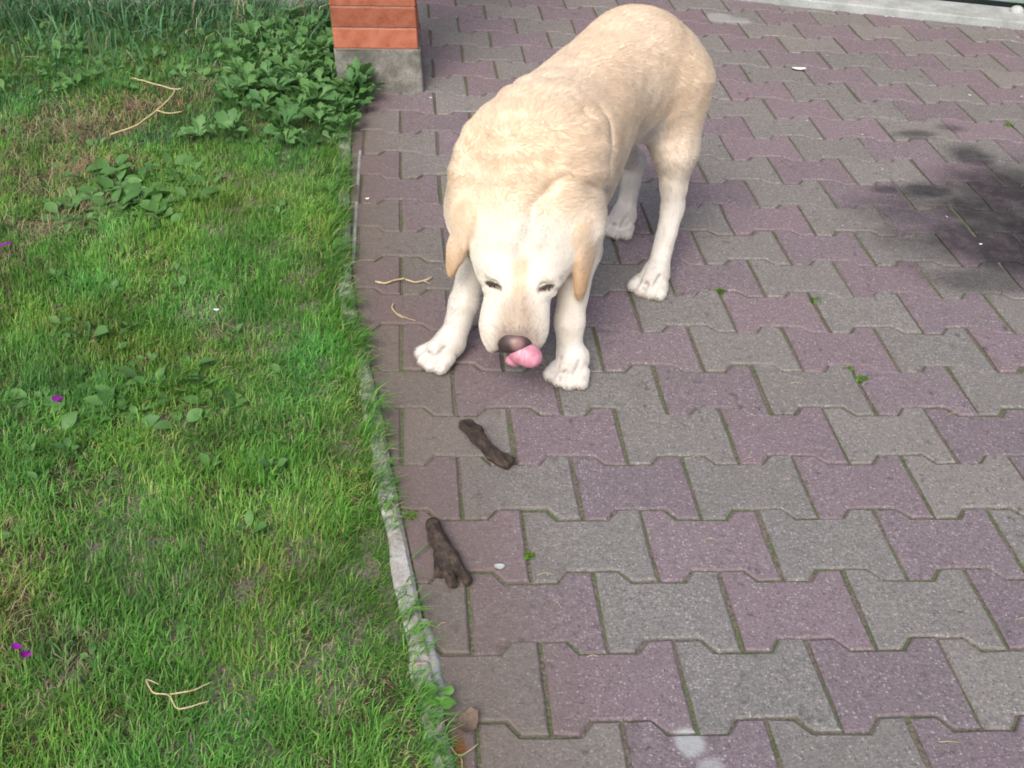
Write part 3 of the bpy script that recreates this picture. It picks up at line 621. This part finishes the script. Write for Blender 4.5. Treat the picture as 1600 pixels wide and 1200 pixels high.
def implicit(prims, vox, warp=None, relax=2):
    lo = np.min([np.minimum(p[1], p[2] if p[0] != 'e' else p[1])-(max(p[3], p[4]) if p[0] != 'e' else p[3].max()) for p in prims], 0)-.02
    hi = np.max([np.maximum(p[1], p[2] if p[0] != 'e' else p[1])+(max(p[3], p[4]) if p[0] != 'e' else p[3].max()) for p in prims], 0)+.02
    N = np.ceil((hi-lo)/vox).astype(int)+1; F = np.full(N, .05, np.float32)
    ax = [lo[i]+vox*np.arange(N[i]) for i in range(3)]
    for p in prims:
        r = max(p[3], p[4]) if p[0] != 'e' else p[3].max(); a = p[1]; b = p[2] if p[0] != 'e' else p[1]; m = r+p[5]+3*vox
        i0 = np.maximum(((np.minimum(a, b)-m-lo)/vox).astype(int), 0); i1 = np.minimum(((np.maximum(a, b)+m-lo)/vox).astype(int)+2, N)
        sl = tuple(slice(i0[i], i1[i]) for i in range(3))
        G_ = np.stack(np.meshgrid(*[ax[i][sl[i]] for i in range(3)], indexing='ij'), -1); e = sd(p, G_)
        F[sl] = smax(F[sl], -e, p[5]) if p[0] == 'x' else smin(F[sl], e, p[5])
    if warp is not None:
        near = np.argwhere(np.abs(F) < .02); Pn = lo+near*vox; F[tuple(near.T)] += warp(Pn)
    # surface nets
    s = F < 0; c = np.zeros(N-1, bool); o8 = [(i, j, k) for i in (0, 1) for j in (0, 1) for k in (0, 1)]
    cnt = sum(s[i:N[0]-1+i, j:N[1]-1+j, k:N[2]-1+k].astype(np.int8) for i, j, k in o8); c = (cnt > 0) & (cnt < 8)
    cells = np.argwhere(c); vid = np.full(N-1, -1, np.int32); vid[tuple(cells.T)] = np.arange(len(cells))
    acc = np.zeros((len(cells), 3)); num = np.zeros(len(cells))
    val = {o: F[cells[:, 0]+o[0], cells[:, 1]+o[1], cells[:, 2]+o[2]] for o in o8}
    for o in o8:
        for d in range(3):
            if o[d]: continue
            q = list(o); q[d] = 1; q = tuple(q); a, b = val[o], val[q]; m = (a < 0) != (b < 0); t = a[m]/(a[m]-b[m])
            pt = np.tile(np.array(o, float), (m.sum(), 1)); pt[:, d] += t; acc[m] += pt; num[m] += 1
    V = lo+vox*(cells+acc/num[:, None]); Q = []
    for d in range(3):
        e1, e2 = (d+1) % 3, (d+2) % 3; a = np.take(s, range(0, N[d]-1), d); b = np.take(s, range(1, N[d]), d); E = np.argwhere(a != b)
        E = E[(E[:, e1] > 0) & (E[:, e2] > 0) & (E[:, e1] < N[e1]-1) & (E[:, e2] < N[e2]-1)]
        f = lambda u, w: vid[tuple((E-np.eye(3, dtype=int)[e1]*u-np.eye(3, dtype=int)[e2]*w).T)]
        q = np.stack([f(1, 1), f(0, 1), f(0, 0), f(1, 0)], -1); flip = ~a[tuple(E.T)]; q[flip] = q[flip][:, ::-1]; Q.append(q)
    Q = np.vstack(Q); Q = Q[(Q >= 0).all(1)]
    # relax a little
    for it in range(relax):
        S = np.zeros_like(V); n_ = np.zeros(len(V))
        for a, b in ((0, 1), (1, 2), (2, 3), (3, 0)):
            np.add.at(S, Q[:, a], V[Q[:, b]]); np.add.at(n_, Q[:, a], 1)
        V = V*.6+.4*S/np.maximum(n_, 1)[:, None]
    return V, Q
def vert_normals(V, Q):
    n = np.cross(V[Q[:, 2]]-V[Q[:, 0]], V[Q[:, 3]]-V[Q[:, 1]]); N_ = np.zeros_like(V)
    for i in range(4): np.add.at(N_, Q[:, i], n)
    return N_/np.maximum(np.linalg.norm(N_, axis=1), 1e-12)[:, None]

# ------------------------------------------------------------------ two gnawed sticks on the pavers
def stick(name, prims, base, label, k1, axis):
    base = np.array(base); ax_ = np.array([*axis, 0.]); ax_ /= np.linalg.norm(ax_); sd_ = np.array([-ax_[1], ax_[0], 0])
    fib = lambda P: np.stack([(P@ax_)*.14, P@sd_, P[:, 2]], -1)      # bark fibres run along the stick
    V, Q = implicit(prims, .0014, lambda P: .0030*np.abs(vnoise(fib(P), 210, k1))+.0016*vnoise(P, 90, k1+1)+.0012*vnoise(fib(P), 420, k1+2)-.0008, 1)
    o = obj(name, mesh_np(name, V-base, [Q], M_stick, True), None, tuple(base)); return tag(o, label, 'stick')
z3 = lambda x, y, z: np.array([x, y, z])
stick('gnawed_stick', [cone(z3(-.686, .012, .013), z3(-.662, -.028, .013), .011, .0115, .006), cone(z3(-.662, -.028, .013), z3(-.636, -.072, .013), .012, .0115, .006), cone(z3(-.636, -.072, .012), z3(-.616, -.094, .010), .0125, .009, .006),
    cone(z3(-.636, -.065, .013), z3(-.606, -.083, .009), .008, .008, .004), cone(z3(-.676, .016, .010), z3(-.660, -.002, .011), .009, .008, .004), cutc(z3(-.69, .026, .024), z3(-.675, .0, .023), .006, .004, .004)], (-.65, -.04, 0), 'short straight gnawed stick on the grey paver before the dog', 3, (.07, -.105))
stick('gnawed_stick', [cone(z3(-.739, -.252, .017), z3(-.732, -.285, .016), .0125, .014, .006), cone(z3(-.732, -.285, .016), z3(-.712, -.318, .014), .013, .013, .006), cone(z3(-.714, -.315, .013), z3(-.685, -.366, .010), .012, .0085, .005),
    cone(z3(-.728, -.300, .012), z3(-.729, -.352, .009), .010, .0075, .004), cone(z3(-.720, -.325, .012), z3(-.708, -.372, .009), .010, .008, .004)], (-.715, -.315, 0), 'dark forked stick lying beside the white edging strip', 9, (.045, -.11))

# ------------------------------------------------------------------ the dog
A_ = np.array([.545, .838, 0.]); A_ /= np.linalg.norm(A_); S_ = np.array([A_[1], -A_[0], 0.]); O_ = np.array([-.575, .25, 0.])
def B(b, l, z): return O_+A_*b+S_*l+np.array([0, 0, z])
HO = np.array([-.590, .115, .262]); HF = np.array([-.05, -.60, -.80]); HF /= np.linalg.norm(HF)
HS = np.array([1., -.06, .02]); HS -= HF*(HS@HF); HS /= np.linalg.norm(HS); HU = np.cross(HS, HF); HU = HU if HU[1] < 0 else -HU
def H(f, s, u): return HO+HF*f+HS*s+HU*u
HM = np.stack([HF, HS, HU]); BM = np.stack([A_, S_, ZA])
EYES = [H(.012, s*.047, -.034) for s in (-1, 1)]
EAR = []
def dog_prims():
    L = [ell(B(.11, -.012, .365), BM, (.20, .120, .158), .05), ell(B(.32, -.028, .412), BM, (.19, .090, .117), .08), ell(B(.475, -.002, .438), BM, (.133, .110, .119), .08), cone(B(.03, -.005, .443), B(.42, -.01, .480), .073, .078, .08)]
    L += [cone(B(.06, 0, .42), H(-.17, 0, -.080), .113, .074, .06), cone(B(.0, 0, .31), H(-.12, 0, -.12), .10, .066, .06)]
    L += [ell(B(-.005, -.095, .345), BM, (.085, .054, .14), .035), ell(B(.03, .078, .352), BM, (.078, .046, .13), .028), cone(B(.055, -.06, .45), B(.0, -.10, .33), .05, .05, .03), cone(B(.085, .05, .45), B(.03, .088, .33), .045, .045, .025)]
    toes = []
    for sh, el, wr, fe in ((B(.0, -.10, .30), B(.03, -.105, .245), B(-.045, -.105, .11), B(-.075, -.108, .045)), (B(.02, .083, .30), B(.05, .088, .245), B(.015, .098, .11), B(.01, .106, .045))):
        L += [cone(sh, el, .053, .038, .04), cone(el, wr, .036, .0255, .02), cone(wr, fe, .027, .025, .015), cone(el+A_*.012, el+A_*.02-[0, 0, .01], .024, .02, .02)]
    for hp, kn, hk, fe in ((B(.50, .05, .41), B(.476, .093, .288), B(.475, .104, .155), B(.415, .113, .045)), (B(.50, -.06, .40), B(.52, -.085, .27), B(.64, -.065, .15), B(.60, -.06, .045))):
        L += [cone(hp, kn, .096, .046, .045), cone(kn, hk, .043, .022, .03), cone(hk, fe, .0225, .022, .015), cone(hk+A_*.006+[0, 0, .012], hk+A_*.004-[0, 0, .01], .019, .017, .012)]
    for c, d in ((B(-.094, -.114, 0), -A_+S_*-.35), (B(.0, .119, 0), -A_+S_*.15), (B(.385, .118, 0), -A_), (B(.585, -.06, 0), -A_)):
        d = d/np.linalg.norm(d); t = np.array([-d[1], d[0], 0]); L.append(cone(c-d*.005+[0, 0, .035], c+d*.02+[0, 0, .028], .03, .026, .015))
        gro = [cutc(c+d*.016+t*o*.0188*.85+[0, 0, .047], c+d*.062+t*o*.0188*1.15+[0, 0, .020], .0035, .0060, .004) for o in (-1, 0, 1)]
        for o in (-1.5, -.5, .5, 1.5):
            w = o*.0188; e = .052-.006*abs(o)**1.5; tip = c+d*(e-.004)+t*w*1.1+[0, 0, .0155]
            L.append(cone(c+d*.012+t*w*.85+[0, 0, .024], tip, .0128, .0136, .003)); toes.append((tip, (d+t*o*.08)/np.linalg.norm(d+t*o*.08)))
        L += gro
    L += [cone(B(.56, .0, .47), B(.66, .0, .40), .04, .032, .05), cone(B(.66, .0, .40), B(.70, .0, .20), .032, .018, .02)]
    L.append(ell(H(-.085, 0, -.050), HM, (.085, .080, .066), .04))
    for s in (-1, 1):
        L += [ell(H(-.045, s*.052, -.062), HM, (.06, .034, .05), .03), ell(H(-.014, s*.038, -.028), HM, (.036, .027, .027), .02),
              cone(H(.0, s*.018-.001, -.050), H(.080, s*.022-.006, -.052), .040, .036, .025), ell(H(.080, s*.034-.007, -.064), HM, (.052, .026, .040), .018)]
    L += [cone(H(.0, 0, -.10), H(.131, .008, -.088), .035, .024, .02), cone(H(-.02, 0, -.022), H(.085, 0, -.024), .018, .014, .02)]
    L.append(cutc(H(-.055, 0, .034), H(.0, 0, .005), .008, .006, .025))
    for s, e in ((-1, EYES[0]), (1, EYES[1])):
        L += [cutc(e+HU*.020+HS*s*-.004, e+HU*.018+HS*s*.008, .0085, .0075, .010),
              cone(H(.0125, s*.034, -.022), H(.0035, s*.062, -.034), .0108, .0098, .005), cone(H(.026, s*.037, -.028), H(.0205, s*.060, -.042), .0065, .0065, .006)]
    # ears: base fold, then the hanging flap
    for s, ln_, out, fo in ((-1, 1.0, .018, .0), (1, 1.15, -.004, .012)):
        g = np.array([0, 0, -1.])+HS*s*out*4; g /= np.linalg.norm(g); nn = HS*s-g*((HS*s)@g); nn = nn+np.array([0, -.35, 0]); nn -= g*(nn@g); nn /= np.linalg.norm(nn); w_ = np.cross(g, nn); EM = np.stack([g, nn, w_])
        b0 = H(-.112+fo, s*(.094 if s < 0 else .098), -.030)
        EAR.extend([ell(b0+g*.008+nn*.007, EM, (.036, .017, .036), .010), ell(b0+g*.048*ln_+nn*.017, EM, (.048*ln_, .012, .032), .010), ell(b0+g*.090*ln_+nn*.019+HS*s*out*.5, EM, (.040*ln_, .010, .022), .016)])
    L += EAR
    return L, toes
DP, TOES = dog_prims()
def dog_warp(P):
    q = P-O_; b = q@A_; l = q@S_; z = P[:, 2]
    hq = (P-HO)@HM.T
    neck = sstep(-.14, -.19, hq[:, 0])*sstep(.17, .08, b)*sstep(.34, .40, z)
    sh = np.minimum(sd(DP[7], P), sd(DP[9], P)); rb = np.minimum(sd(DP[0], P), sd(DP[1], P)); nk = sd(DP[4], P)
    crease = (.0055*np.exp(-((sh-nk+.020)/.007)**2)+.0045*np.exp(-((sh-rb+.002)/.0065)**2)*sstep(.0, .05, b))*sstep(.28, .34, z)*sstep(.0, .03, l)
    ph = (hq[:, 0]*1.0+.25*np.abs(hq[:, 1]))*2*np.pi/.042+vnoise(P, 14, 5)*2.2
    return .0032*sstep(-.12, -.16, hq[:, 0])*sstep(.2, .26, z)+crease-.0013*neck*np.sin(ph)+.0010*vnoise(P, 16, 6)*sstep(.2, .3, z)+.0008*vnoise(P, 45, 7)
DV, DQ = implicit(DP, .0035, dog_warp, 1)
DN = vert_normals(DV, DQ)
def coat_colour(P, N):
    q = P-O_; b = q@A_; z = P[:, 2]; hq = (P-HO)@HM.T; f, s, u = hq.T
    APR = np.array([.83, .665, .49]); CRM = np.array([.80, .70, .57]); WHT = np.array([.70, .655, .595]); TAN = np.array([.64, .44, .27])
    nz = .5+.5*vnoise(P, 9, 11); nf = .5+.5*vnoise(P, 60, 12)
    w = 1-sstep(.10, .50, z+.10*(nz-.5)); w = np.maximum(w, .75*sstep(-.1, -.6, N[:, 2])); w = np.maximum(w, .35*nz)
    mixc = lambda a, c, t: a*(1-t)[:, None]+c*t[:, None]
    C = mixc(np.tile(APR, (len(P), 1)), np.tile(CRM, (len(P), 1)), sstep(.0, .6, w)); C = mixc(C, np.tile(WHT, (len(P), 1)), sstep(.3, .95, w))
    hd = sstep(-.175, -.07, f+.03*(nz-.5))*sstep(.16, .12, np.abs(s))*sstep(-.20, -.14, u)*sstep(.17, .155, f)*sstep(.05, .09, z)
    HC = np.tile(np.array([.745, .69, .60]), (len(P), 1))
    stripe = sstep(.02, .006, np.abs(s+.002*vnoise(P, 60, 3)))*sstep(-.05, -.02, f)*sstep(.06, .02, f); HC = mixc(HC, np.tile(np.array([.68, .51, .345]), (len(P), 1)), .85*stripe)
    muz = sstep(1.35, .45, np.hypot((f-.085)/.062, s/.043)+.25*(nz-.5))*sstep(-.085, -.050, u); HC = mixc(HC, np.tile(np.array([.39, .285, .21]), (len(P), 1)), .9*muz*(.7+.3*nf))
    fl = sstep(.075, .11, f)*sstep(.048, .024, np.abs(s))*sstep(-.09, -.06, u); HC = mixc(HC, np.tile(np.array([.22, .17, .155]), (len(P), 1)), .7*fl)
    C = mixc(C, HC, hd*sstep(-.14, -.07, f+.02*(nz-.5)-.12*np.maximum(np.abs(s)-.03, 0)))
    ear = sstep(.010, .002, np.min([sd(e, P) for e in EAR], 0)); C = mixc(C, np.tile(TAN, (len(P), 1)), (.62+.38*sstep(-.07, .0, f))*ear)
    hd = np.maximum(hd, ear)
    for e in EYES:
        d = (P-e)@HM.T; sg = 1 if e[0] > HO[0] else -1
        r = np.hypot((d[:, 0]-.0015)/.0064+sg*d[:, 1]/.020, d[:, 1]/.017); k = sstep(1.15, .75, r)*sstep(-.03, -.01, d[:, 2]); C = mixc(C, np.tile(np.array([.035, .018, .013]), (len(P), 1)), .97*k)
        tl = sstep(.004, .001, np.abs(d[:, 1]*sg+.0135-.0*d[:, 0]))*sstep(0, .004, d[:, 0])*sstep(.016, .010, d[:, 0]); C = mixc(C, np.tile(np.array([.22, .13, .10]), (len(P), 1)), .7*tl)
    lip = np.maximum(sstep(.134, .142, f)*sstep(-.05, -.065, u), sstep(.119, .126, f+.002*nf)*sstep(-.045, -.058, u))*sstep(.05, .03, np.abs(s))*sstep(.06, .075, z); C = mixc(C, np.tile(np.array([.055, .045, .045]), (len(P), 1)), .95*lip)
    return np.clip(C*(.93+.14*nf)[:, None], 0, .86), np.maximum(hd, 0), lip
DC, HD, LIP = coat_colour(DV, DN)
dog = obj('dog', mesh_np('dog', DV-O_, [DQ], M_coat, True, {'col': DC}), None, tuple(O_))
tag(dog, 'yellow Labrador standing on the pavers, head lowered, licking its nose', 'dog')
# fur: short hairs lying along the body
NH = 330000
q = rng.integers(0, len(DQ), NH); a, bb = rng.random((NH, 1)), rng.random((NH, 1)); c4 = DQ[q]
bil = lambda X: (X[c4[:, 0]]*(1-a)+X[c4[:, 1]]*a)*(1-bb)+(X[c4[:, 3]]*(1-a)+X[c4[:, 2]]*a)*bb
P0, N0, C0 = bil(DV), bil(DN), bil(DC); N0 /= np.linalg.norm(N0, axis=1)[:, None]; hd = bil(HD[:, None])[:, 0]
hq = (P0-HO)@HM.T
wleg = 1-sstep(.18, .30, P0[:, 2]); whead = hd[:, None]
flow = (A_*.9-ZA*.45)*(1-wleg)[:, None]+(-ZA+A_*.25)*wleg[:, None]; flow = flow*(1-whead)+(-HF*1.0+HS*np.sign(hq[:, 1:2])*.25)*whead
flow = flow+np.stack([vnoise(P0, 22, k) for k in (51, 52, 53)], -1)*.45+rng.normal(0, .16, (NH, 3))
flow -= N0*(flow*N0).sum(1, keepdims=True); flow /= np.linalg.norm(flow, axis=1)[:, None]+1e-9
ln = (.013*(1-wleg)+.0085*wleg)*(1-hd)+.007*hd; ln = ln*rng.uniform(.7, 1.25, NH); lift = rng.uniform(.18, .42, NH)
keepm = (C0.sum(1) > .75) & (P0[:, 2] > .006) & ~((hq[:, 0] > .10) & (np.abs(hq[:, 1]) < .03)); P0, N0, C0, flow, ln, lift = (x[keepm] for x in (P0, N0, C0, flow, ln, lift)); NH = len(P0)
K = 4; T_ = np.linspace(0, 1, K); pts = np.empty((NH, K, 3), np.float32)
for k, t in enumerate(T_): pts[:, k] = P0-N0*.0008+(flow*(t*np.cos(lift*(1-.5*t)))[:, None]+N0*(t*np.sin(lift*(1-.5*t)))[:, None])*ln[:, None]-O_
pts[..., 2] = np.maximum(pts[..., 2], .001)
hc = bpy.data.hair_curves.new('fur'); hc.add_curves([K]*NH)
hc.attributes['position'].data.foreach_set('vector', pts.ravel()) if 'position' in hc.attributes else hc.points.foreach_set('position', pts.ravel())
ra = hc.attributes.get('radius') or hc.attributes.new('radius', 'FLOAT', 'POINT')
ra.data.foreach_set('value', np.tile(np.linspace(.00030, .00008, K), NH).astype(np.float32))
ca = hc.attributes.new('col', 'FLOAT_COLOR', 'CURVE'); Cf = np.clip(C0*rng.uniform(.77, 1.17, (NH, 1)), 0, .9); ca.data.foreach_set('color', np.c_[Cf, np.ones(NH)].astype(np.float32).ravel())
hc.materials.append(M_fur); fur = obj('fur', hc, dog); fur['kind'] = 'stuff'
# eyes
M_eye = NT('dark brown eye').base((.022, .011, .008), .12, .6)
for e in EYES:
    bm = bmesh.new(); bmesh.ops.create_uvsphere(bm, u_segments=16, v_segments=10, radius=.0125); obj('eye', bm_mesh('eye', bm, M_eye, True), dog, tuple(e+HU*.0026+HF*.0012-O_))
# nose leather
NC = H(.113, -.003, -.032)
nv, nq = implicit([ell(NC, HM, (.022, .028, .020), .01), ell(NC+HF*.004+HS*.017-HU*.006, HM, (.016, .014, .015), .008), ell(NC+HF*.004-HS*.017-HU*.006, HM, (.016, .014, .015), .008),
    cutc(NC+HF*.024+HS*.012-HU*.004, NC+HF*.010+HS*.015-HU*.010, .0065, .004, .005), cutc(NC+HF*.024-HS*.012-HU*.004, NC+HF*.010-HS*.015-HU*.010, .0065, .004, .005), cutc(NC+HF*.022+HU*.004, NC+HF*.022-HU*.02, .002, .002, .004)], .0014)
dn = (nv-NC)@HM.T; pk = sstep(.017, .004, np.hypot(dn[:, 1]-.004, dn[:, 0]-.004))*sstep(.004, .012, dn[:, 2])+.35*sstep(.026, .01, np.abs(dn[:, 1]))*sstep(.002, .01, dn[:, 2])*sstep(.01, -.01, dn[:, 0]); pk = np.clip(pk, 0, 1)
ncol = np.array([.05, .034, .034])*(1-pk[:, None])+np.array([.25, .14, .13])*pk[:, None]
M_nose = attr_mat('nose leather', .42, .5); obj('nose', mesh_np('nose', nv-O_, [nq], M_nose, True, {'col': ncol}), dog)
# tongue curled up over the nose
tv, tq = implicit([ell(H(.133, .016, -.034), HM, (.021, .029, .019), .008), cone(H(.095, .012, -.078), H(.135, .016, -.056), .022, .020, .012), ell(H(.144, -.003, -.046), HM, (.012, .017, .013), .003),
    ell(H(.139, .025, -.031), HM, (.018, .022, .016), .004), cutc(H(.108, .014, -.012), H(.158, .010, -.014), .0022, .0026, .004)], .0013, lambda P: .0003*vnoise(P, 130, 81))
tm = NT('wet pink tongue'); tnz = tm.noise(tm.pos(), 420, 2); tm.bump(tnz, .6, .0012); tm.base(tm.ramp(tm.noise(tm.pos(), 60, 3), [(.3, (.46, .17, .235)), (.7, (.64, .29, .355))]), .25, .5)
tm.b.inputs['Subsurface Weight'].default_value = .2; tm.b.inputs['Subsurface Radius'].default_value = (.006, .002, .002); tm.b.inputs['Subsurface Scale'].default_value = 1
tg_ = obj('tongue', mesh_np('tongue', tv-O_, [tq], tm.m, True), dog)
# claws
M_claw = NT('horn claw').base((.30, .23, .18), .4, .4)
Vc, Qc, Tc = tube_np([(0, 0, 0), (.005, 0, .0005), (.010, 0, -.003), (.013, 0, -.0075)], [.0032, .0030, .0022, .0006], 7); cm_ = mesh_np('claw', Vc, [Qc, Tc], M_claw, True)
for tip, d in TOES:
    o = obj('claw', cm_, dog, tuple(tip+d*.0105+np.array([0, 0, -.003])-O_)); o.rotation_euler = (0, 0, math.atan2(d[1], d[0])); o.scale = (.5, .6, .55)
